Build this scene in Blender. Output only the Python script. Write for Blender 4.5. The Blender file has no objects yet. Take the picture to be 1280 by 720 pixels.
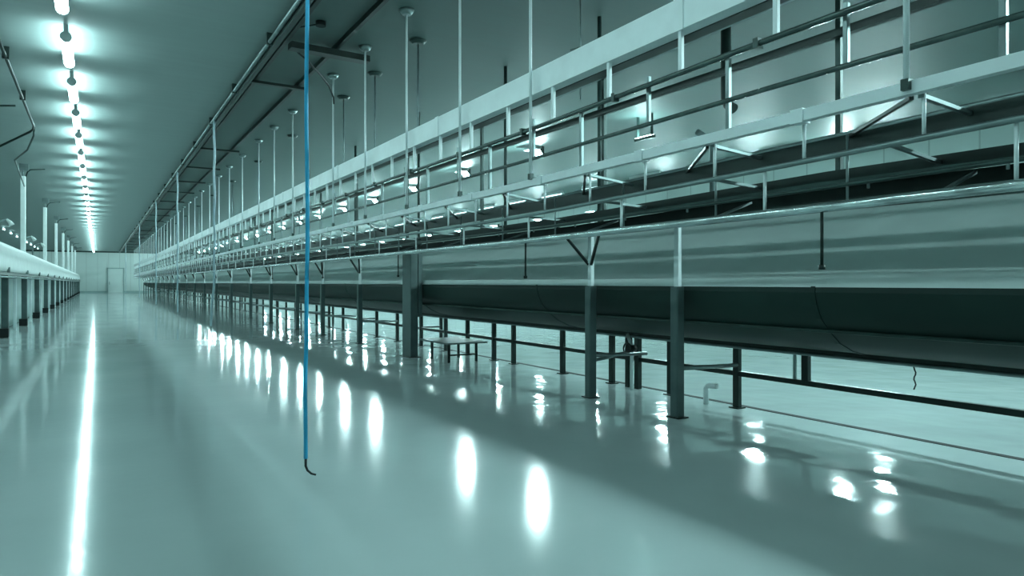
import bpy, math, random
from mathutils import Vector, Matrix
R = random.Random(7)
SC = bpy.context.scene
COL = SC.collection
PI = math.pi

# ------------------------------------------------------------------ materials
def new_mat(name):
    m = bpy.data.materials.new(name); m.use_nodes = True
    nt = m.node_tree; b = nt.nodes['Principled BSDF']
    return m, nt, b

def simple(name, col, rough=.5, metal=0.0, noise=.12, scale=3.0, bump=0.0, stretch=(1, 1, 1), spec=.5):
    """base colour with a procedural mottling, roughness variation and optional bump"""
    m, nt, b = new_mat(name)
    tc = nt.nodes.new('ShaderNodeTexCoord'); mp = nt.nodes.new('ShaderNodeMapping')
    mp.inputs['Scale'].default_value = stretch
    nz = nt.nodes.new('ShaderNodeTexNoise'); nz.inputs['Scale'].default_value = scale; nz.inputs['Detail'].default_value = 5
    nt.links.new(tc.outputs['Object'], mp.inputs['Vector']); nt.links.new(mp.outputs['Vector'], nz.inputs['Vector'])
    rp = nt.nodes.new('ShaderNodeValToRGB')
    rp.color_ramp.elements[0].position = .3; rp.color_ramp.elements[1].position = .7
    rp.color_ramp.elements[0].color = (*[c * (1 - noise) for c in col], 1)
    rp.color_ramp.elements[1].color = (*[min(1, c * (1 + noise)) for c in col], 1)
    nt.links.new(nz.outputs['Fac'], rp.inputs['Fac']); nt.links.new(rp.outputs['Color'], b.inputs['Base Color'])
    mr = nt.nodes.new('ShaderNodeMapRange'); mr.inputs['To Min'].default_value = max(.03, rough - .08); mr.inputs['To Max'].default_value = min(1, rough + .08)
    nt.links.new(nz.outputs['Fac'], mr.inputs['Value']); nt.links.new(mr.outputs['Result'], b.inputs['Roughness'])
    b.inputs['Metallic'].default_value = metal
    b.inputs['Specular IOR Level'].default_value = spec
    if bump:
        bp = nt.nodes.new('ShaderNodeBump'); bp.inputs['Strength'].default_value = bump; bp.inputs['Distance'].default_value = .02
        nt.links.new(nz.outputs['Fac'], bp.inputs['Height']); nt.links.new(bp.outputs['Normal'], b.inputs['Normal'])
    return m

M = {}
M['bright_steel'] = simple('bright_steel', (.74, .82, .83), .38, .1, .08, 2.5, 0)
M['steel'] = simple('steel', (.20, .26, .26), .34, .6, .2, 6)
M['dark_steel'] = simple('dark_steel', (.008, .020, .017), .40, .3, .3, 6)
M['dark_pipe'] = simple('dark_wet_pipe', (.045, .08, .075), .24, .3, .3, 8, 0, (1, 1, 1), .8)
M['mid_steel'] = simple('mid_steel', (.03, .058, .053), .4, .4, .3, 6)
M['pipe'] = simple('wet_pipe', (.55, .63, .63), .20, .85, .35, 14, .3, (1, .3, 1))
M['tank'] = simple('tank_belly_steel', (.014, .034, .029), .5, 0, .22, 1.3, .03, (1, .5, 1), .2)  # underside shade darkened into the colour, against light bounced off the floor
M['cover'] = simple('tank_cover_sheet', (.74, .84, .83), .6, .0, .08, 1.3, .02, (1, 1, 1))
M['post'] = simple('post_steel', (.085, .13, .128), .42, .4, .15, 5)
M['white'] = simple('white_plastic', (.72, .80, .79), .45, 0, .06, 4)
M['skirt'] = simple('skirt_sheet', (.30, .42, .41), .5, .2, .1, 2)
M['black'] = simple('black_rubber', (.010, .016, .016), .8, 0, .2, 8)
M['blue'] = simple('blue_hose', (.02, .36, .62), .35, 0, .08, 10)
M['paleblue'] = simple('pale_blue_hose', (.33, .45, .50), .4, 0, .08, 10)
M['housing'] = simple('lamp_housing', (.55, .62, .62), .5, 0, .05, 4)
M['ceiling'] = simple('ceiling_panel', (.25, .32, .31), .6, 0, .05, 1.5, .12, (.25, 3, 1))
M['ceiling_shaded'] = simple('shaded_ceiling_panel', (.065, .115, .108), .6, 0, .08, 1.5, .12, (.25, 3, 1))  # same ceiling panels, shade right of the supply pipe put into the colour
M['wall'] = simple('wall_panel', (.60, .70, .68), .55, 0, .05, .6, 0, (1, 1, 1))

LAMP = (.66, .99, 1.0)
def emis(name, s):
    m, nt, b = new_mat(name)
    b.inputs['Base Color'].default_value = (.8, .85, .85, 1)
    b.inputs['Emission Color'].default_value = (*LAMP, 1)
    b.inputs['Emission Strength'].default_value = s
    return m
M['lamp'] = emis('lamp_diffuser_glow', 32)
M['lamp_far'] = emis('lamp_lens_glow', 800)
M['lamp_left'] = emis('lamp_diffuser_left', 8)
M['lamp_fill'] = emis('added_fill_diffuser', 2.2)
M['lamp_added_glow'] = emis('added_glow_lens', 80)

def floor_mat():
    m, nt, b = new_mat('glossy_epoxy_floor')
    N = nt.nodes; L = nt.links
    geo = N.new('ShaderNodeNewGeometry'); sep = N.new('ShaderNodeSeparateXYZ'); L.new(geo.outputs['Position'], sep.inputs[0])
    n1 = N.new('ShaderNodeTexNoise'); n1.inputs['Scale'].default_value = .7; n1.inputs['Detail'].default_value = 6
    L.new(geo.outputs['Position'], n1.inputs['Vector'])
    rp = N.new('ShaderNodeValToRGB')
    rp.color_ramp.elements[0].position = .25; rp.color_ramp.elements[1].position = .75
    rp.color_ramp.elements[0].color = (.46, .55, .55, 1); rp.color_ramp.elements[1].color = (.53, .62, .62, 1)
    L.new(n1.outputs['Fac'], rp.inputs['Fac']); L.new(rp.outputs['Color'], b.inputs['Base Color'])
    # standing water beside and beyond the tank: smoother there, with slow ripples
    wet = N.new('ShaderNodeMapRange'); wet.inputs['From Min'].default_value = 3.3; wet.inputs['From Max'].default_value = 4.2
    L.new(sep.outputs['X'], wet.inputs['Value'])
    n2 = N.new('ShaderNodeTexNoise'); n2.inputs['Scale'].default_value = 1.4; n2.inputs['Detail'].default_value = 2
    L.new(geo.outputs['Position'], n2.inputs['Vector'])
    ro = N.new('ShaderNodeMapRange'); ro.inputs['From Min'].default_value = .3; ro.inputs['From Max'].default_value = .7
    ro.inputs['To Min'].default_value = .08; ro.inputs['To Max'].default_value = .115
    L.new(n1.outputs['Fac'], ro.inputs['Value'])
    mx = N.new('ShaderNodeMix'); mx.data_type = 'FLOAT'
    L.new(wet.outputs['Result'], mx.inputs[0]); L.new(ro.outputs['Result'], mx.inputs[2]); mx.inputs[3].default_value = .05
    L.new(mx.outputs[0], b.inputs['Roughness'])
    n3 = N.new('ShaderNodeTexNoise'); n3.inputs['Scale'].default_value = 9; n3.inputs['Detail'].default_value = 3
    L.new(geo.outputs['Position'], n3.inputs['Vector'])
    mw = N.new('ShaderNodeMath'); mw.operation = 'MULTIPLY'; L.new(n2.outputs['Fac'], mw.inputs[0]); L.new(wet.outputs['Result'], mw.inputs[1])
    b1 = N.new('ShaderNodeBump'); b1.inputs['Strength'].default_value = .5; b1.inputs['Distance'].default_value = .03
    L.new(mw.outputs[0], b1.inputs['Height'])
    b2 = N.new('ShaderNodeBump'); b2.inputs['Strength'].default_value = .06; b2.inputs['Distance'].default_value = .01
    L.new(n3.outputs['Fac'], b2.inputs['Height']); L.new(b1.outputs['Normal'], b2.inputs['Normal'])
    L.new(b2.outputs['Normal'], b.inputs['Normal'])
    b.inputs['Specular IOR Level'].default_value = .5
    return m
M['floor'] = floor_mat()

def panel_wall(name, axis):
    """insulated sandwich panels: faint dark vertical joints about every 1.2 m"""
    m, nt, b = new_mat(name)
    N = nt.nodes; L = nt.links
    geo = N.new('ShaderNodeNewGeometry'); sep = N.new('ShaderNodeSeparateXYZ'); L.new(geo.outputs['Position'], sep.inputs[0])
    md = N.new('ShaderNodeMath'); md.operation = 'PINGPONG'; md.inputs[1].default_value = .6; L.new(sep.outputs[axis], md.inputs[0])
    lt = N.new('ShaderNodeMath'); lt.operation = 'LESS_THAN'; lt.inputs[1].default_value = .02; L.new(md.outputs[0], lt.inputs[0])
    nz = N.new('ShaderNodeTexNoise'); nz.inputs['Scale'].default_value = .5; L.new(geo.outputs['Position'], nz.inputs['Vector'])
    rp = N.new('ShaderNodeValToRGB'); rp.color_ramp.elements[0].color = (.50, .60, .58, 1); rp.color_ramp.elements[1].color = (.60, .70, .68, 1)
    L.new(nz.outputs['Fac'], rp.inputs['Fac'])
    mx = N.new('ShaderNodeMix'); mx.data_type = 'RGBA'; L.new(lt.outputs[0], mx.inputs[0]); L.new(rp.outputs['Color'], mx.inputs[6]); mx.inputs[7].default_value = (.38, .46, .45, 1)
    L.new(mx.outputs[2], b.inputs['Base Color']); b.inputs['Roughness'].default_value = .5
    return m
M['wall_x'] = panel_wall('wall_panels_end', 'X'); M['wall_y'] = panel_wall('wall_panels_side', 'Y')

# ------------------------------------------------------------------ mesh builder
class MB:
    def __init__(s): s.v = []; s.f = []; s.sm = []
    def add(s, vs, fs, smooth=False):
        n = len(s.v); s.v += [tuple(p) for p in vs]; s.f += [tuple(i + n for i in f) for f in fs]; s.sm += [smooth] * len(fs)
        return s
    def box(s, a, b):
        x0, y0, z0 = a; x1, y1, z1 = b
        return s.add([(x0, y0, z0), (x1, y0, z0), (x1, y1, z0), (x0, y1, z0), (x0, y0, z1), (x1, y0, z1), (x1, y1, z1), (x0, y1, z1)],
                     [(0, 3, 2, 1), (4, 5, 6, 7), (0, 1, 5, 4), (1, 2, 6, 5), (2, 3, 7, 6), (3, 0, 4, 7)])
    def bbox(s, a, b, r=.006):
        """box with chamfered long edges (z direction)"""
        x0, y0, z0 = a; x1, y1, z1 = b
        P = [(x0 + r, y0), (x1 - r, y0), (x1, y0 + r), (x1, y1 - r), (x1 - r, y1), (x0 + r, y1), (x0, y1 - r), (x0, y0 + r)]
        vs = [(x, y, z0) for x, y in P] + [(x, y, z1) for x, y in P]
        return s.add(vs, [tuple(range(7, -1, -1)), tuple(range(8, 16))] + [(i, (i + 1) % 8, (i + 1) % 8 + 8, i + 8) for i in range(8)])
    def tube(s, pts, r, n=10, r2=None, cap=True):
        pts = [Vector(p) for p in pts]; vs = []; fs = []
        up = None
        for i, p in enumerate(pts):
            t = (pts[min(i + 1, len(pts) - 1)] - pts[max(i - 1, 0)]).normalized()
            if up is None:
                up = Vector((0, 0, 1)) if abs(t.z) < .9 else Vector((1, 0, 0))
            a = t.cross(up).normalized(); b = a.cross(t).normalized(); up = b
            rr = r if r2 is None else r + (r2 - r) * i / (len(pts) - 1)
            for k in range(n):
                q = 2 * PI * k / n
                vs.append(p + a * math.cos(q) * rr + b * math.sin(q) * rr)
        for i in range(len(pts) - 1):
            for k in range(n):
                fs.append((i * n + k, i * n + (k + 1) % n, (i + 1) * n + (k + 1) % n, (i + 1) * n + k))
        s.add(vs, fs, True)
        if cap:
            m = len(s.v) - len(vs); s.f += [tuple(m + k for k in range(n - 1, -1, -1)), tuple(m + len(vs) - n + k for k in range(n))]; s.sm += [False, False]
        return s
    def bar(s, a, b, w, h):
        """rectangular bar from a to b: w sideways, h upwards"""
        a = Vector(a); b = Vector(b); t = (b - a).normalized()
        u = Vector((0, 0, 1)) if abs(t.z) < .95 else Vector((0, 1, 0))
        sd = t.cross(u).normalized(); up = sd.cross(t).normalized()
        vs = [p + sd * sx * w / 2 + up * sz * h / 2 for p in (a, b) for sx, sz in ((-1, -1), (1, -1), (1, 1), (-1, 1))]
        return s.add(vs, [(0, 1, 2, 3), (7, 6, 5, 4), (0, 4, 5, 1), (1, 5, 6, 2), (2, 6, 7, 3), (3, 7, 4, 0)])
    def strip(s, prof_at, ys, closed=True):
        """sweep a profile [(x,z)] along y; prof_at(y) returns the profile"""
        vs = []; n = len(prof_at(ys[0]))
        for y in ys: vs += [(x, y, z) for x, z in prof_at(y)]
        fs = []
        for i in range(len(ys) - 1):
            for k in range(n if closed else n - 1):
                fs.append((i * n + k, (i + 1) * n + k, (i + 1) * n + (k + 1) % n, i * n + (k + 1) % n))
        if closed:
            fs.append(tuple(range(n))); fs.append(tuple((len(ys) - 1) * n + k for k in range(n - 1, -1, -1)))
        return s.add(vs, fs)
    def disc(s, c, r, h, n=20):
        return s.tube([(c[0], c[1], c[2]), (c[0], c[1], c[2] + h)], r, n)
    def mesh(s, name, mat, org=(0, 0, 0)):
        me = bpy.data.meshes.new(name)
        o = Vector(org)
        me.from_pydata([tuple(Vector(p) - o) for p in s.v], [], s.f)
        me.polygons.foreach_set('use_smooth', s.sm)
        me.materials.append(M[mat]); me.update()
        return me
    def build(s, name, mat, parent=None, org=None):
        if org is None: org = tuple(parent.matrix_basis.translation) if parent else (0, 0, 0)
        if parent and parent.parent: org = tuple(Vector(org) + parent.parent.matrix_basis.translation)
        o = bpy.data.objects.new(name, s.mesh(name, mat, org)); COL.objects.link(o)
        if parent: o.parent = parent
        else: o.location = org
        return o

def tag(o, label, cat, group=None, kind=None):
    if label: o['label'] = label
    if cat: o['category'] = cat
    if group: o['group'] = group
    if kind: o['kind'] = kind
    return o
def thing(name, label, cat, loc, group=None):
    o = bpy.data.objects.new(name, None); COL.objects.link(o); o.location = loc; o.empty_display_size = .1
    return tag(o, label, cat, group)
def dup(root, loc, label=None, skip=()):
    r = root.copy(); COL.objects.link(r); r.location = loc
    if label: r['label'] = label
    for ch in list(root.children):
        if ch.name.split('.')[0] in skip: continue
        c = ch.copy(); COL.objects.link(c); c.parent = r
        for g in ch.children:
            d = g.copy(); COL.objects.link(d); d.parent = c
    return r
def part_copy(o, dloc, parent):
    c = o.copy(); COL.objects.link(c); c.parent = parent; c.location = Vector(o.location) + Vector(dloc)
    return c
def struct(name, mb, mat):
    o = mb.build(name, mat); o['kind'] = 'structure'; return o
ORD = 'first second third fourth fifth sixth seventh eighth ninth tenth eleventh twelfth thirteenth fourteenth fifteenth sixteenth seventeenth eighteenth nineteenth twentieth'.split()

# ------------------------------------------------------------------ the hall
CH = 5.2; XL, XR, YN, YF = -9.0, 18.6, -8.0, 100.0
struct('floor', MB().box((XL - .2, YN - .2, -.2), (XR + .2, YF + .2, 0)), 'floor')
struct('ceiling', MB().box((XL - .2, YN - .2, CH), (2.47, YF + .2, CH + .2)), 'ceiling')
struct('ceiling_right', MB().box((2.47, YN - .2, CH), (XR + .2, YF + .2, CH + .2)), 'ceiling_shaded')
struct('wall_left', MB().box((XL - .2, YN - .2, 0), (XL, YF + .2, CH)), 'wall_y')
struct('wall_right', MB().box((XR, YN - .2, 0), (XR + .2, YF + .2, CH)), 'wall_y')
struct('wall_back', MB().box((XL, YF, 0), (XR, YF + .2, CH)), 'wall_x')
struct('wall_front', MB().box((XL, YN - .2, 0), (XR, YN, CH)), 'wall_x')
struct('trim_1', MB().box((XL, YF - .08, CH - .16), (XR, YF - .001, CH - .001)), 'mid_steel')
struct('baseboard_back', MB().box((XL, YF - .05, .001), (XR, YF - .001, .22)), 'skirt')
# end wall door
d = MB().box((1.15, YF - .09, .01), (2.75, YF - .012, 3.0)).build('door_1', 'wall', None); d['kind'] = 'structure'
fr = MB().box((1.0, YF - .12, .01), (1.12, YF - .01, 3.15)).box((2.78, YF - .12, .01), (2.9, YF - .01, 3.15)).box((1.0, YF - .12, 3.03), (2.9, YF - .01, 3.15)).build('door_frame', 'skirt', d, (0, 0, 0))
MB().box((1.25, YF - .15, 1.0), (1.3, YF - .085, 1.4)).build('door_handle', 'steel', d, (0, 0, 0))
# drain slot in the floor below the tank
tag(MB().box((5.765, -7.5, .0005), (5.835, 98, .004)).build('floor_drain', 'black'), 'narrow dark drain slot running along the wet floor under the tank', 'drain')

# ------------------------------------------------------------------ tube lamps
def make_flood(name, glow='lamp_far', zc=-.20, tilt=52, hood=True):
    """hooded floodlight tilted toward the aisle; origin on the ceiling"""
    t = thing(name, 'x', 'ceiling lamp', (0, 0, 0)); A = math.radians(tilt)
    n = Vector((-math.sin(A), 0, -math.cos(A))); u = Vector((-math.cos(A), 0, math.sin(A))); c = Vector((0, 0, zc))
    def slab(a0, a1, b0, b1, y0, y1):      # a along the beam, b across it
        m = MB(); m.strip(lambda y: [((c + n * a + u * b).x, (c + n * a + u * b).z) for a, b in ((a0, b0), (a1, b0), (a1, b1), (a0, b1))], [y0, y1]); return m
    slab(-.07, -.002, -.135, .135, -.22, .22).build('lamp_housing', 'mid_steel', t, (0, 0, 0))
    slab(0, .006, -.115, .115, -.19, .19)  .build('lamp_lens', glow, t, (0, 0, 0))
    if hood: MB().bar(c + n * .0 + u * .135, c + n * .0 + u * .135 + Vector((-.26, 0, .005)), .44, .008).build('visor', 'housing', t, (0, 0, 0))
    for s_ in (-1, 1): MB().box((-.02, s_ * .235 - .006, zc), (.05, s_ * .235 + .006, -.001)).build('yoke', 'mid_steel', t, (0, 0, 0))
    return t
def make_lamp(name, w, L, glow):
    t = thing(name, 'x', 'ceiling lamp', (0, 0, 0))
    r_ = w / 2; zc = -.19
    MB().bbox((-.03, -L / 2, -.13), (.03, L / 2, -.001), .004).build('lamp_housing', 'housing', t, (0, 0, 0))
    MB().tube([(0, -L / 2 + .03, zc), (0, L / 2 - .03, zc)], r_, 16, None, False).build('lamp_tube', glow, t, (0, 0, 0))
    for sy in (-1, 1):
        MB().tube([(0, sy * (L / 2 - .035), zc), (0, sy * (L / 2 + .015), zc)], r_ * 1.04, 16).build('end_cap', 'housing', t, (0, 0, 0))
        MB().box((-.02, sy * (L / 2 - .01) - .015, zc), (.02, sy * (L / 2 - .01) + .015, -.05)).build('bracket', 'housing', t, (0, 0, 0))
    return t
proto = None
for k in range(-4, 33):
    y = 10.35 + 2.7 * k
    if y > YF - 1: break
    if k < 0: lab = 'white tube lamp of the aisle row, nearer than the picture shows'
    elif k < 12: lab = 'glowing tube lamp over the aisle, %s from the top of the picture in its row' % ORD[k]
    else: lab = 'small distant tube lamp where the aisle row merges into one bright line'
    if proto is None: proto = make_lamp('tube_lamp', .15, 1.5, 'lamp'); o = proto; o['label'] = lab; o['group'] = 'tube lamps in the row over the aisle'; o.location = (-.41, y, CH)
    else: o = dup(proto, (-.41, y, CH), lab)
flood = None
for row, (x, y0, n) in enumerate(((10.9, 16.5, 18), (18.2, 10.6, 20))):
    for k in range(n):
        y = y0 + (4.5 if row == 0 else 4.2) * k
        rn = ('the row behind the tank', 'the wall row on the far right')[row]
        if k < 7: lab = 'hooded floodlight on the ceiling in %s, %s nearest' % (rn, ORD[k])
        else: lab = 'distant hooded floodlight on the ceiling in %s' % rn
        if row and k == 0: flood = None
        if row: lab = lab.replace('on the ceiling in', 'high in')
        if flood is None:
            flood = make_flood('floodlight') if row == 0 else make_flood('floodlight', 'lamp_far', -.20, 60, True)
            if row == 0: first = flood
            o = flood; o.location = (x, y, CH if row == 0 else 4.40); o['label'] = lab
            if row: MB().box((.05, -.05, -.25), (.395, .05, -.15)).build('wall_arm', 'mid_steel', o, (0, 0, 0))
        else: o = dup(flood, (x, y, CH if row == 0 else 4.40), lab)
        o['group'] = 'floodlights in ' + rn
for y in (2.2, -.6, -3.4, -6.4):
    o = dup(first, (10.9, y, CH), 'hooded floodlight of the row behind the tank, out of view to the right'); o['group'] = 'floodlights in the row behind the tank'
o = dup(first, (17.9, 11.6, CH), 'single hooded floodlight on the ceiling close to the right wall'); o['group'] = 'floodlights past the tank'
side = None  # added fill row behind the conveyor channel, there to brighten the right wall
for k in range(33):
    y = 4.0 + 2.9 * k
    if y > 97: break
    lab = 'added fill lamp under the ceiling beside the right wall, half hidden behind the conveyor channel'
    if side is None: side = make_lamp('tube_lamp', .12, 1.6, 'lamp_fill'); o = side; o.location = (16.8, y, CH); o['label'] = lab
    else: o = dup(side, (16.8, y, CH), lab)
    o['group'] = 'added fill lamps beside the right wall'
left = None
for k in range(22):
    y = -4 + 4.5 * k
    lab = 'dim tube lamp above the left trough, glimpsed at the left edge'
    if left is None: left = make_lamp('tube_lamp', .09, 1.2, 'lamp_left'); o = left; o.location = (-5.6, y, CH); o['label'] = lab
    else: o = dup(left, (-5.6, y, CH), lab)
    o['group'] = 'tube lamps beyond the left trough'
weak = make_flood('uplight', 'lamp_added_glow', -.5, 165, False); weak.location = (10.9, 12, CH); weak['label'] = 'added ceiling uplight making a soft glow seen through the upper rails behind the conveyor'; weak['group'] = 'floodlights in the row behind the tank'  # added lamp facing up, there only to make the ceiling glow
# ------------------------------------------------------------------ overhead conveyor frame
XF, XB = 3.84, 4.40
Y0, Y1 = -3.0, 96.5
def prof(z15, z3, z6):
    def f(y):
        if y >= 6.2: return z6
        if y >= 2.97: return z6 + (z3 - z6) * (6.2 - y) / 3.23
        return z3 + (z15 - z3) * min(1.3, (2.97 - y) / 1.47)
    return f
zTop, zBot = prof(3.51, 3.50, 3.485), prof(3.27, 3.255, 3.235)
zA = prof(3.43, 3.425, 3.405); zB = prof(2.93, 2.925, 2.885); zC = prof(3.03, 3.025, 3.03); zD = prof(2.60, 2.60, 2.575)
zE = prof(2.375, 2.35, 2.32); zF = prof(2.285, 2.25, 2.19); zG = prof(2.10, 2.064, 1.995); zH = prof(2.03, 2.035, 1.975)
zP = prof(1.776, 1.759, 1.735); zQ = prof(1.95, 1.93, 1.90)
YS = [Y0, 1.06, 1.5, 2.97, 6.2] + list(range(9, 97, 8)) + [Y1]
conv = thing('overhead_conveyor', 'long pale steel overhead conveyor frame of stacked rails hung in front of the tank', 'conveyor', (XF, 0, 1.7))
def rect_rail(name, mat, x, w, zf, h, lab=None):
    o = MB().strip(lambda y: [(x - w / 2, zf(y) - h / 2), (x + w / 2, zf(y) - h / 2), (x + w / 2, zf(y) + h / 2), (x - w / 2, zf(y) + h / 2)], YS).build(name, mat, conv)
    if lab: o['label'] = lab
def pipe_rail(name, mat, x, zf, r, lab=None):
    o = MB().tube([(x, y, zf(y)) for y in YS], r, 12).build(name, mat, conv)
    if lab: o['label'] = lab
# fascia: C section, pale sheet
MB().strip(lambda y: [(XF, zBot(y)), (XF + .12, zBot(y)), (XF + .12, zBot(y) + .015), (XF + .015, zBot(y) + .015), (XF + .015, zTop(y) - .015), (XF + .16, zTop(y) - .015), (XF + .16, zTop(y)), (XF, zTop(y))], YS).build('top_fascia', 'bright_steel', conv)['label'] = 'pale sheet steel fascia along the top'
for k in range(22):                 # joint plates of the fascia
    y = 3.84 + 4.4 * k - 4.4
    if y > Y1: break
    MB().strip(lambda q: [(XF - .008, zBot(q) - .006), (XF - .001, zBot(q) - .006), (XF - .001, zTop(q) + .006), (XF - .008, zTop(q) + .006)], [y - .05, y + .05]).build('joint_plate', 'bright_steel', conv)
rect_rail('back_rail', 'steel', XB, .05, zA, .055)
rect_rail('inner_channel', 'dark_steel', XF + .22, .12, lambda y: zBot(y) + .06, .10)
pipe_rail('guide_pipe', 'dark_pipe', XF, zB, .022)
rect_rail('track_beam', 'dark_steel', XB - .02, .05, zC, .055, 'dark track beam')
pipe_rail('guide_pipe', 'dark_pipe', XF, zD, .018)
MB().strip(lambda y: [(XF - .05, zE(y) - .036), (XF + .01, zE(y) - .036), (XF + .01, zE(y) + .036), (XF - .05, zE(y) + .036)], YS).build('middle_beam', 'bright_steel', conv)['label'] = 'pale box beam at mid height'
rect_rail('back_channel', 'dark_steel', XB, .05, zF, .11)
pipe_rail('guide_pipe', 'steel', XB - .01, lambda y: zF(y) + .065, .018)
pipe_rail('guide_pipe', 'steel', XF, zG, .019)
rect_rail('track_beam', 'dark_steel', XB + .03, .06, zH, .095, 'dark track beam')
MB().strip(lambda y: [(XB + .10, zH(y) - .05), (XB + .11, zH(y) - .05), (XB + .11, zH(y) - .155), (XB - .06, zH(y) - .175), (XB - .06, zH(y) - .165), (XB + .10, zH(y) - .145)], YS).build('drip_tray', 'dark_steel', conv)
rect_rail('track_beam', 'mid_steel', XB - .1, .03, lambda y: zH(y) - .055, .03)
pipe_rail('guide_pipe', 'mid_steel', XB - .25, zQ, .014)
pipe_rail('bottom_pipe', 'pipe', XF, zP, .030, 'wet shiny round pipe along the bottom')

def posts(name, mat, x, zlo, zhi, ys, w=.032, rnd=False, lim=44):
    near = [y for y in ys if y < lim]; far = [y for y in ys if y >= lim]
    for y in near:
        m = MB()
        if rnd: m.tube([(x, y, zlo(y)), (x, y, zhi(y))], w / 2, 8)
        else: m.bbox((x - w / 2, y - w / 2, zlo(y)), (x + w / 2, y + w / 2, zhi(y)), .004)
        m.build(name, mat, conv)
    if far:
        m = MB()
        for y in far: m.box((x - w / 2, y - w / 2, zlo(y)), (x + w / 2, y + w / 2, zhi(y)))
        m.build(name, mat, conv)['kind'] = 'stuff'
def seq(a, st, b=95.5): return [a + st * k for k in range(int((b - a) / st) + 1)]
posts('upper_post', 'bright_steel', XF + .035, zB, lambda y: zBot(y) + .02, seq(-.5, .87), .036)
posts('middle_post', 'steel', XF + .03, zE, zB, seq(-.1, 1.74), .034)
posts('guard_post', 'steel', XF + .05, zD, lambda y: zC(y) - .03, seq(.75, 1.74), .032)
posts('back_post', 'mid_steel', XB + .045, zH, zA, seq(.3, 2.6), .04)
posts('lower_post', 'bright_steel', XF + .022, zG, lambda y: zE(y), seq(-.2, .74), .022, True, 60)
posts('spacer_rod', 'bright_steel', XF + .02, zP, lambda y: zG(y), seq(.1, 1.48), .022, True, 80)
posts('drop_rod', 'steel', XB - .1, lambda y: zQ(y) - .02, lambda y: zH(y) - .04, seq(.2, .8), .02, True, 60)
posts('inner_rod', 'steel', XB - .25, lambda y: zP(y) + .05, lambda y: zF(y), seq(.45, 1.1), .018, True, 80)
# cross ties and diagonals between the front and back rails
def ties(name, mat, zf, zb, ys, dy, w, h, lim):
    near = [y for y in ys if y < lim]; far = [y for y in ys if y >= lim]
    for y in near: MB().bar((XF + .01, y, zf(y)), (XB - .02, y + dy, zb(y)), w, h).build(name, mat, conv)
    m = MB()
    for y in far: m.bar((XF + .01, y, zf(y)), (XB - .02, y + dy, zb(y)), w, h)
    m.build(name, mat, conv)['kind'] = 'stuff'
ties('cross_tie', 'steel', lambda y: zE(y) - .045, lambda y: zF(y) + .02, seq(.55, 1.48), 0, .03, .022, 75)
ties('diagonal_brace', 'dark_steel', lambda y: zE(y) - .045, lambda y: zF(y) + .02, seq(.6, 1.48), .72, .025, .02, 75)
ties('lower_tie', 'steel', zG, lambda y: zH(y), seq(.9, 1.3), 0, .025, .02, 70)
ties('top_tie', 'mid_steel', lambda y: zTop(y) - .04, zA, seq(.2, 1.74), 0, .04, .03, 75)
ties('bottom_tie', 'steel', lambda y: zP(y), lambda y: zQ(y), seq(.35, 1.6), .05, .018, .018, 70)
for y in seq(-.2, 1.48, 60):            # clips wrapped round the middle beam
    z = zE(y)
    MB().box((XF - .060, y - .045, z - .046), (XF + .02, y + .045, z + .044)).build('beam_clip', 'bright_steel', conv)
for y in seq(.1, 1.5, 40):              # clamps on the guide pipe and track beam
    MB().box((XF - .03, y - .02, zB(y) - .035), (XF + .03, y + .02, zB(y) + .035)).build('pipe_clamp', 'mid_steel', conv)
for (y, zl) in ((2.62, 1.40), (6.05, 1.36), (9.6, 1.4), (13.6, 1.4), (18.2, 1.4)):   # rods dangling below the bottom pipe
    MB().tube([(XF, y, zP(y)), (XF, y, zl)], .010, 8).disc((XF, y, zl - .02), .02, .03, 8).build('dangling_rod', 'dark_steel', conv)

# hanger rods
XH = 3.78
hy = [2.07, 5.86, 7.45, 9.13, 10.9, 12.7, 15.8, 17.7, 19.6, 22.1, 24.5] + [26.8 + 2.4 * k for k in range(29)]
hp = None
for i, y in enumerate(hy):
    if i < 12: lab = 'thin pale steel hanger rod from ceiling to conveyor, %s nearest' % ORD[i]
    else: lab = 'distant thin hanger rod between ceiling and conveyor near the end wall'
    if hp is None:
        hp = thing('hanger_rod', lab, 'hanger rod', (XH, y, CH), 'hanger rods carrying the conveyor'); o = hp
        m = MB().tube([(0, 0, -.05), (0, 0, -2.80)], .016, 10).mesh('rod', 'bright_steel')
        ob = bpy.data.objects.new('rod', m); COL.objects.link(ob); ob.parent = hp
        m = MB().tube([(0, 0, -.001), (0, 0, -.05), (0, 0, -.075)], .11, 24, .06).mesh('ceiling_plate', 'steel')
        ob = bpy.data.objects.new('ceiling_plate', m); COL.objects.link(ob); ob.parent = hp
        m = MB().box((-.02, -.022, -2.85), (.025, .022, -2.79)).mesh('clamp', 'mid_steel')
        ob = bpy.data.objects.new('clamp', m); COL.objects.link(ob); ob.parent = hp
    else: o = dup(hp, (XH, y, CH), lab)
# back hangers
hb = None
for i, y in enumerate([10.2, 12.2, 14.1, 18.5, 23, 28, 33, 38, 44, 50, 57, 64, 72, 80, 88]):
    lab = ('thin rod rising behind the top fascia to a round ceiling plate, %s nearest' % ORD[i]) if i < 5 else 'faint distant rod rising behind the top fascia'
    if hb is None:
        hb = thing('hanger_rod', lab, 'hanger rod', (XB + .02, y, CH), 'hanger rods behind the fascia'); o = hb
        for nm, mt, mb in (('rod', 'steel', MB().tube([(0, 0, -.05), (0, 0, -1.8)], .014, 10)), ('ceiling_plate', 'mid_steel', MB().tube([(0, 0, -.001), (0, 0, -.03), (0, 0, -.06)], .14, 24, .09))):
            ob = bpy.data.objects.new(nm, mb.mesh(nm, mt)); COL.objects.link(ob); ob.parent = hb
    else: dup(hb, (XB + .02, y, CH), lab)

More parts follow.
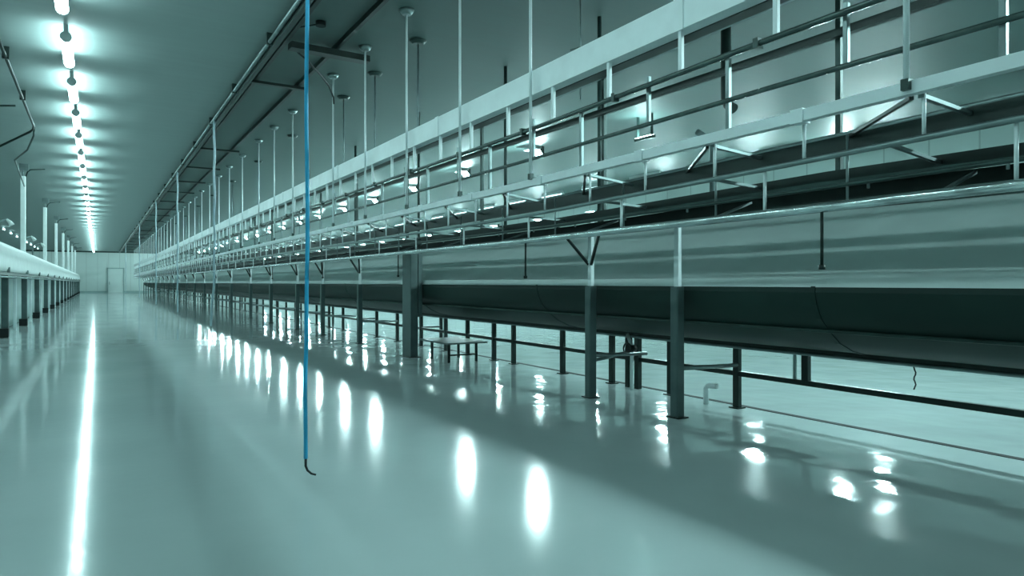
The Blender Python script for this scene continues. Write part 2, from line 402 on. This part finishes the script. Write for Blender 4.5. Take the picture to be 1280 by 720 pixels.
# ------------------------------------------------------------------ the tank
tank = thing('chiller_tank', 'huge long dull steel tank with sloping face and rounded belly on a low stand', 'tank', (5.7, 0, .68))
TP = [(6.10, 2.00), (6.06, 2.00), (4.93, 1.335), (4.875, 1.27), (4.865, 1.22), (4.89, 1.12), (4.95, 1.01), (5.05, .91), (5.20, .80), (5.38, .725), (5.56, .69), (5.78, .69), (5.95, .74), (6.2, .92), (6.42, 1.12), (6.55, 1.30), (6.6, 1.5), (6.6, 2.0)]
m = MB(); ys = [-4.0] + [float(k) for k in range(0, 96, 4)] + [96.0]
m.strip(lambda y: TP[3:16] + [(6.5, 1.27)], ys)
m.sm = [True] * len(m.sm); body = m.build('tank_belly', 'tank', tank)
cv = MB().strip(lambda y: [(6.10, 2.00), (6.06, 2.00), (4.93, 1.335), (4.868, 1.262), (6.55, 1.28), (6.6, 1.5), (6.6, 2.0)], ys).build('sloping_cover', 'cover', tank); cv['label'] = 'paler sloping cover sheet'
# sharp edges at the rim and belly seam via an edge split modifier
es = body.modifiers.new('split', 'EDGE_SPLIT'); es.split_angle = math.radians(24)
MB().strip(lambda y: [(6.02, 1.985), (6.09, 1.985), (6.09, 2.02), (6.02, 2.02)], [-4.0, 96.0]).build('tank_rim', 'mid_steel', tank)
MB().tube([(5.035, -4, .905), (5.035, 96, .905)], .014, 8).build('belly_seam', 'mid_steel', tank)
for k in range(25):                     # welded hoop seams around the shell
    y = -.6 + 4.0 * k
    def ring(q, e=.006):
        out = []
        for x, z in TP[3:13]:
            dx, dz = x - 5.75, z - 1.4; l = math.hypot(dx, dz); out.append((x + dx / l * e, z + dz / l * e))
        return out + [(5.75, 1.25)]
    MB().strip(ring, [y - .02, y + .02]).build('weld_seam', 'tank', tank)

# ------------------------------------------------------------------ low stand under the tank
stand = tank
MB().box((5.635, -3.5, .335), (5.685, 95, .385)).build('lower_rail', 'dark_steel', stand)
MB().box((5.625, -3.5, .645), (5.695, 95, .688)).build('upper_rail', 'dark_steel', stand)
MB().tube([(5.60, -3.5, .635), (5.60, 95, .635)], .014, 8).build('water_pipe', 'steel', stand)
ly = [4.83, 5.79, 6.84, 7.93, 9.27, 9.9, 10.85, 11.75] + [12.9 + 1.3 * k for k in range(62)]
for y in ly:
    MB().bbox((5.63, y - .038, .012), (5.69, y + .038, .66), .008).build('leg', 'dark_steel', stand)
    if y < 40: MB().box((5.60, y - .06, .001), (5.72, y + .06, .012)).build('foot_plate', 'dark_steel', stand)
MB().bbox((5.63, 3.99, .385), (5.69, 4.06, .66)).build('short_post', 'dark_steel', stand)
MB().bbox((5.63, 4.12, .385), (5.66, 4.15, .66)).build('short_post', 'steel', stand)
for y in (6.33, 6.5):                    # the pair beside the valve
    MB().bbox((5.61, y - .035, .002), (5.68, y + .035, .66)).build('leg', 'dark_steel', stand)
# second line of legs on the far side of the belly
for k in range(22):
    y = 13.2 + 3.9 * k
    MB().bbox((6.22, y - .03, .002), (6.28, y + .03, .93)).build('leg', 'dark_steel', stand)
for k in range(22):
    y = 13.2 + 3.9 * k
    MB().box((5.66, y - .02, .345), (6.25, y + .02, .375)).build('cross_rail', 'dark_steel', stand)

# ------------------------------------------------------------------ support posts in front of the tank
def support(y, lab, brace=True, cross=True, w=.10):
    t = thing('support_post', lab, 'post', (4.77, y, 0), 'support posts along the front of the tank')
    MB().bbox((4.72, y - .05, .012), (4.82, y + .05, 1.26), .01).build('lower_tube', 'post', t)
    MB().bbox((4.75, y - .03, 1.26), (4.80, y + .03, 2.02), .006).build('upper_tube', 'bright_steel', t)
    MB().box((4.70, y - .08, .001), (4.84, y + .08, .012)).build('foot_plate', 'dark_steel', t)
    MB().bar((4.78, y, 1.99), (4.515, y, 1.99), .04, .04).build('top_arm', 'mid_steel', t)
    if brace:
        for s_ in (-1, 1):
            MB().bar((4.76, y + s_ * .02, 1.50), (4.60, y + s_ * .42, 1.96), .03, .025).build('diagonal_brace', 'dark_steel', t)
    if cross:
        MB().tube([(4.81, y, .47), (5.63, y + .02, .45)], .022, 10).build('cross_tube', 'steel', t)
    return t
sy = [4.79, 6.14, 14.1, 16.9, 19.4, 22.8, 26.2, 30.4] + [34.6 + 4.2 * k for k in range(15)]
for i, y in enumerate(sy):
    if i == 0: lab = 'nearest tall square steel post before the tank, planted on the wet floor'
    elif i == 1: lab = 'tall steel post with dark diagonal braces, just left of the nearest post'
    elif i < 8: lab = 'dark steel post before the tank, %s to the left of the wide boxed post' % ORD[i - 2]
    else: lab = 'distant dark post in the dense row under the conveyor'
    support(y, lab, brace=(i != 0), cross=True)
# wide column
t = thing('wide_post', 'wide grey sheet steel post with boxed upper part, before the tank', 'post', (4.74, 11.2, 0))
MB().bbox((4.62, 10.98, .012), (4.76, 11.36, 1.98), .01).build('post_leg', 'post', t)
MB().bbox((4.765, 10.99, .70), (4.845, 11.5, 1.98), .008).build('boxed_duct', 'post', t)
MB().box((4.58, 10.94, .001), (4.80, 11.40, .012)).build('foot_plate', 'dark_steel', t)
# low bench
t = thing('step_bench', 'low flat steel step bench beside the foot of the wide boxed post', 'bench', (5.0, 10.3, 0))
MB().box((4.72, 9.75, .31), (5.45, 10.85, .335)).build('step_plate', 'post', t)
for x in (4.85, 5.35):
    for y in (9.95, 10.6): MB().bbox((x - .02, y - .02, .001), (x + .02, y + .02, .31)).build('leg', 'dark_steel', t)
MB().bar((4.85, 9.95, .12), (5.35, 9.95, .12), .025, .025).build('stretcher', 'dark_steel', t)
# valve cluster
t = thing('drain_valve', 'small pipe valve with wheel between the paired legs of the stand', 'valve', (5.5, 6.35, 0))
MB().tube([(5.52, 6.3, .005), (5.52, 6.3, .52), (5.52, 6.34, .60), (5.54, 6.4, .66)], .022, 12).build('valve_pipe', 'bright_steel', t)
MB().tube([(5.47, 6.3, .50), (5.57, 6.3, .50)], .045, 14).build('valve_body', 'dark_steel', t)
MB().tube([(5.45 + .0, 6.3 + .07 * math.cos(a), .50 + .07 * math.sin(a)) for a in [2 * PI * k / 16 for k in range(17)]], .010, 8).build('hand_wheel', 'dark_steel', t)
MB().tube([(5.5, 6.3, .46), (5.35, 6.28, .455), (5.1, 6.25, .42), (4.83, 6.2, .405)], .020, 10).build('branch_pipe', 'steel', t)
tag(MB().tube([(5.55, 5.15, .002), (5.55, 5.15, .17), (5.55, 5.12, .20), (5.55, 5.0, .21)], .028, 14).build('drain_pipe', 'bright_steel'), 'short pale bent drain pipe on the floor right of the nearest post', 'pipe')
tag(MB().tube([(5.60, 3.0 + .008 * math.sin(k * 1.4), .64 - .02 * k) for k in range(11)], .006, 8).build('hanging_wire', 'black'), 'thin dark kinked wire dangling from the stand rail at the right', 'wire')

# ------------------------------------------------------------------ ceiling services over the aisle
XS, ZS = 2.30, 5.06
t = thing('supply_pipe', 'thin pale supply pipe running under the ceiling from above toward the end wall', 'pipe', (XS, 0, ZS))
MB().tube([(XS, -6, ZS), (XS, 40, ZS), (XS, 98, ZS)], .032, 12).build('pipe_run', 'steel', t)
MB().box((XS + .04, -6, ZS - .07), (XS + .12, 98, CH - .002)).build('mounting_rail', 'mid_steel', t)
for k in range(30):
    y = 1.5 + 3.2 * k
    MB().box((XS - .045, y - .03, ZS - .045), (XS + .045, y + .03, CH - .001)).build('pipe_bracket', 'mid_steel', t)
for i, y in enumerate([17, 25.5, 35.4, 50, 75]):
    dx = [0, .0, .0, 0, 0][i]
    P = [(XS, y, ZS - .03)]
    for q in range(1, 24):
        z = ZS - .03 - (ZS - .33) * q / 23
        wob = (.10 * ((q - 15) / 8) ** 2 if q > 15 and i == 0 else 0) + .012 * math.sin(q * 1.3 + i)
        P.append((XS - wob * .8, y + wob * .5, z))
    h = thing('hanging_hose', 'pale thin hose hanging from the ceiling pipe, %s nearest of its row' % ORD[i], 'hose', (XS, y, ZS), 'pale hoses hanging from the ceiling pipe')
    MB().tube(P, .026, 10).build('hose', 'paleblue', h)
    e = P[-1]; MB().tube([e, (e[0], e[1], e[2] - .12)], .018, 8).build('hose_nozzle', 'steel', h)
# ladder frame on the ceiling
t = thing('ceiling_ladder', 'dark ladder shaped steel frame fixed flat under the ceiling', 'frame', (2.95, 30, CH))
MB().box((2.52, -5, CH - .10), (2.58, 96, CH - .02)).build('side_rail', 'dark_steel', t)
MB().box((3.30, -5, CH - .10), (3.36, 96, CH - .02)).build('side_rail', 'dark_steel', t)
for Z in [11.1, 13.1, 19.5, 22.6, 25.7, 28.7, 32, 35.3, 38.6, 42, 46, 50, 54, 58, 63, 68, 73, 78]:
    y = (Z - .519 * 3) / .8548
    if Z < 12: MB().bar((2.6, y - .1, CH - .15), (3.9, y - .05, CH - .15), .20, .10).build('rung', 'dark_steel', t)
    else: MB().box((2.42, y - .06, CH - .15), (3.5, y + .06, CH - .10)).build('rung', 'dark_steel', t)
# thicker beam and draped cables near the first rung
y0 = (11.1 - .519 * 3) / .8548
def at(u, v, Z):
    q = (u - 640) * Z / 853; return (q * .8548 + Z * .519, Z * .8548 - q * .519, 1.3 - (v - 353) * Z / 853)
tag(MB().tube([at(*p) for p in ((367, 57, 10.9), (373, 66, 11), (385, 76, 11.2), (393, 86, 11.5), (401, 94, 12), (411, 107, 12.5), (417, 122, 12.8), (417.5, 130, 12.8))], .016, 8).build('draped_cable', 'black'),
    'black cable draped below the ceiling ladder toward a hanger rod', 'cable')
t = thing('ceiling_box', 'small dark round box on the ceiling beside the ladder frame', 'junction box', (2.85, 10.2, CH))
MB().disc((2.85, 10.2, CH - .07), .075, .068, 18).build('box_body', 'black', t); MB().tube([(2.85, 10.2, CH - .035), (2.62, 10.5, CH - .035)], .012, 8).build('conduit', 'black', t)
# sprinkler head seen over the fascia
t = thing('ceiling_sprinkler', 'small spidery fitting on a thin rod above the pale fascia', 'sprinkler', (5.2, 6.9, CH))
MB().tube([(5.2, 6.9, CH - .001), (5.2, 6.9, CH - 1.6)], .010, 8).build('drop_pipe', 'steel', t)
MB().bar((5.05, 6.9, 4.20), (5.35, 6.9, 4.32), .02, .02).bar((5.2, 6.75, 4.25), (5.2, 7.05, 4.25), .02, .02).disc((5.2, 6.9, 4.18), .035, .06, 12).build('fitting_arm', 'mid_steel', t)
# down pipes behind the rails, over the tank
t = thing('down_pipe', 'dark fat pipe with elbow dropping behind the upper rails', 'pipe', (6.2, 5.45, CH))
MB().tube([(6.2, 5.45, CH - .001), (6.2, 5.45, 3.42), (6.2, 5.42, 3.34), (6.2, 5.34, 3.28)], .06, 14).build('pipe_drop', 'dark_steel', t)
MB().disc((6.2, 5.45, CH - .06), .12, .058, 18).build('ceiling_flange', 'mid_steel', t)
t = thing('feed_pipe', 'slim steel pipe running down into the tank top behind the rails', 'pipe', (6.25, 5.7, 2.0))
MB().tube([(6.25, 5.7, 2.0), (6.25, 5.7, 2.9), (6.2, 5.7, 3.0), (6.0, 5.7, 3.06)], .035, 12).build('pipe_run', 'steel', t)
MB().disc((6.25, 5.7, 2.0), .08, .03, 16).build('pipe_flange', 'mid_steel', t)
for i, y in enumerate((7.9, 10.6, 14.5, 19, 24)):
    t = thing('feed_pipe', 'thin vertical pipe rising from the tank top behind the rails, %s nearest' % ORD[i], 'pipe', (6.3, y, 2.0), 'pipes rising from the tank top')
    MB().tube([(6.3, y, 2.0), (6.3, y, CH - .001)], .03, 12).build('pipe_run', 'mid_steel', t)
    MB().disc((6.3, y, 2.0), .07, .03, 16).build('pipe_flange', 'mid_steel', t)

# ------------------------------------------------------------------ blue hose hanging in the aisle
bx, by = 1.18, (4.5 - .519 * 1.18) / .8548
t = thing('air_hose', 'bright blue hose hanging from the ceiling to just above the aisle floor', 'hose', (bx, by, CH))
P = []
for q in range(60):
    z = CH - .001 - (CH - .14) * q / 59
    w = .004 * math.sin(q * .35) + (-.012 if z < .9 else 0) * min(1, (.9 - z) / .3)
    P.append((bx + w * .85, by - w * .52, z))
MB().tube(P, .0135, 12).build('hose', 'blue', t)
e = Vector(P[-1])
MB().tube([e + Vector((0, 0, .02)), e + Vector((.0, 0, -.05)), e + Vector((.01, -.005, -.078)), e + Vector((.032, -.02, -.10)), e + Vector((.058, -.034, -.108))], .009, 10, .006).build('hose_hook', 'black', t)

# ------------------------------------------------------------------ left side: trough line with posts
XT = -1.88
t = thing('side_trough', 'long white trough on legs with grey skirt along the left edge', 'trough', (XT, 50, 0))
TPf = [(-1.84, 1.56), (-1.80, 1.64), (-1.80, 1.95), (-1.86, 2.12), (-2.0, 2.28), (-2.3, 2.36), (-2.6, 2.36), (-2.75, 2.2), (-2.75, 1.56)]
m = MB().strip(lambda y: TPf, [2.0, 30.0, 60.0, 97.0]); m.sm = [True] * len(m.sm)
b_ = m.build('trough_shell', 'white', t); b_.modifiers.new('split', 'EDGE_SPLIT').split_angle = math.radians(40)
MB().box((-1.90, 2, 1.47), (-1.78, 97, 1.53)).build('support_rail', 'mid_steel', t)
MB().tube([(-1.74, 2, 1.42), (-1.74, 97, 1.42)], .025, 10).build('water_pipe', 'steel', t)
MB().box((-2.24, 2, .02), (-2.20, 97, 1.55)).build('skirt_panel', 'skirt', t)
for k in range(19):
    y = 5.0 + 5.0 * k
    MB().bbox((-1.94, y - .07, .01), (-1.80, y + .07, 1.47), .01).build('leg', 'post', t)
    MB().box((-1.98, y - .28, .01), (-1.78, y - .08, .22)).build('foot_block', 'black', t)
    MB().box((-1.83, y - .04, 1.53), (-1.77, y + .04, 1.66)).build('bracket', 'steel', t)
    MB().bbox((-1.92, y + 2.4, .01), (-1.85, y + 2.47, 1.47), .01).build('slim_leg', 'bright_steel', t)
for i, y in enumerate([8, 18, 27.6, 38.5, 48.5, 58, 68, 78, 88]):
    lab = 'white square upright between left trough and ceiling, %s' % ('nearest in view' if i == 2 else '%s nearest in view' % ORD[max(0, i - 2)] if i > 2 else 'nearer than shown, number %s' % ORD[i])
    p = thing('white_upright', lab, 'post', (-2.10, y, 2.3), 'white uprights over the left trough')
    MB().bbox((-2.17, y - .07, 2.26), (-2.03, y + .07, 4.80), .01).build('upright_tube', 'white', p)
    MB().tube([(-2.03, y, 4.78), (-1.98, y, 4.95), (-1.9, y, 5.03), (-1.5, y, 5.08)], .022, 10).build('bent_conduit', 'mid_steel', p)
    MB().box((-2.2, y - .1, CH - .22), (-1.95, y + .1, CH - .001)).build('ceiling_bracket', 'steel', p)
    MB().tube([(-2.10, y, 4.8), (-2.10, y, CH - .2)], .02, 8).build('threaded_rod', 'steel', p)
t = thing('ceiling_pipe', 'dark pipe under the ceiling at upper left with a sloping branch', 'pipe', (-1.30, 10, 5.0))
MB().tube([(-1.30, -4, 5.03), (-1.30, 19.8, 5.03), (-1.33, 20.1, 5.0), (-1.40, 20.2, 4.95), (-2.4, 20.2, 4.25), (-3.2, 20.2, 3.7)], .026, 12).build('pipe_run', 'dark_steel', t)
MB().tube([(-1.30, 20.0, 5.03), (-1.34, 20.4, 4.9), (-1.50, 20.9, 4.62), (-1.85, 22.0, 4.5), (-2.05, 27.4, 4.45)], .022, 10).build('branch_cable', 'mid_steel', t)
for y in (2, 5, 8, 11, 14, 17): MB().box((-1.35, y - .03, 5.0), (-1.25, y + .03, CH - .001)).build('pipe_bracket', 'dark_steel', t)
# machinery lumps above the left trough
for i, y in enumerate((16.5, 19.4, 23.0, 31.0, 36.0)):
    t = thing('spray_head', 'pale rounded spray fitting on a pipe above the left trough, %s nearest' % ORD[i], 'spray fitting', (-2.4, y, 2.36), 'spray fittings above the left trough')
    MB().tube([(-2.4, y, 2.36), (-2.4, y, 2.85), (-2.35, y, 2.95), (-2.1, y, 3.0)], .03, 10).build('riser_pipe', 'steel', t)
    MB().tube([(-2.12, y, 3.02), (-2.05, y, 2.95), (-2.0, y, 2.86)], .03, 12, .07).build('spray_bell', 'white', t)

# ------------------------------------------------------------------ world, camera, colour
w = bpy.data.worlds.new('world'); SC.world = w; w.use_nodes = True
w.node_tree.nodes['Background'].inputs[0].default_value = (.02, .03, .03, 1); w.node_tree.nodes['Background'].inputs[1].default_value = 0.3
cam = bpy.data.cameras.new('camera'); co = bpy.data.objects.new('camera', cam); COL.objects.link(co)
F = 853.0
cam.sensor_width = 36; cam.lens = 36 * F / 1280
cam.shift_y = (353 - 360) / 1280 * 1.0
cam.clip_start = .05; cam.clip_end = 400
co.location = (0, 0, 1.3)
co.rotation_euler = (PI / 2, 0, -math.atan(518 / F))
SC.camera = co
SC.view_settings.view_transform = 'Standard'; SC.view_settings.look = 'None'; SC.view_settings.gamma = 1
SC.view_settings.use_curve_mapping = False; SC.view_settings.exposure = 0.15
SC.cycles.use_denoising = True
SC.cycles.max_bounces = 8; SC.cycles.diffuse_bounces = 4; SC.cycles.glossy_bounces = 4
SC.cycles.sample_clamp_indirect = 6
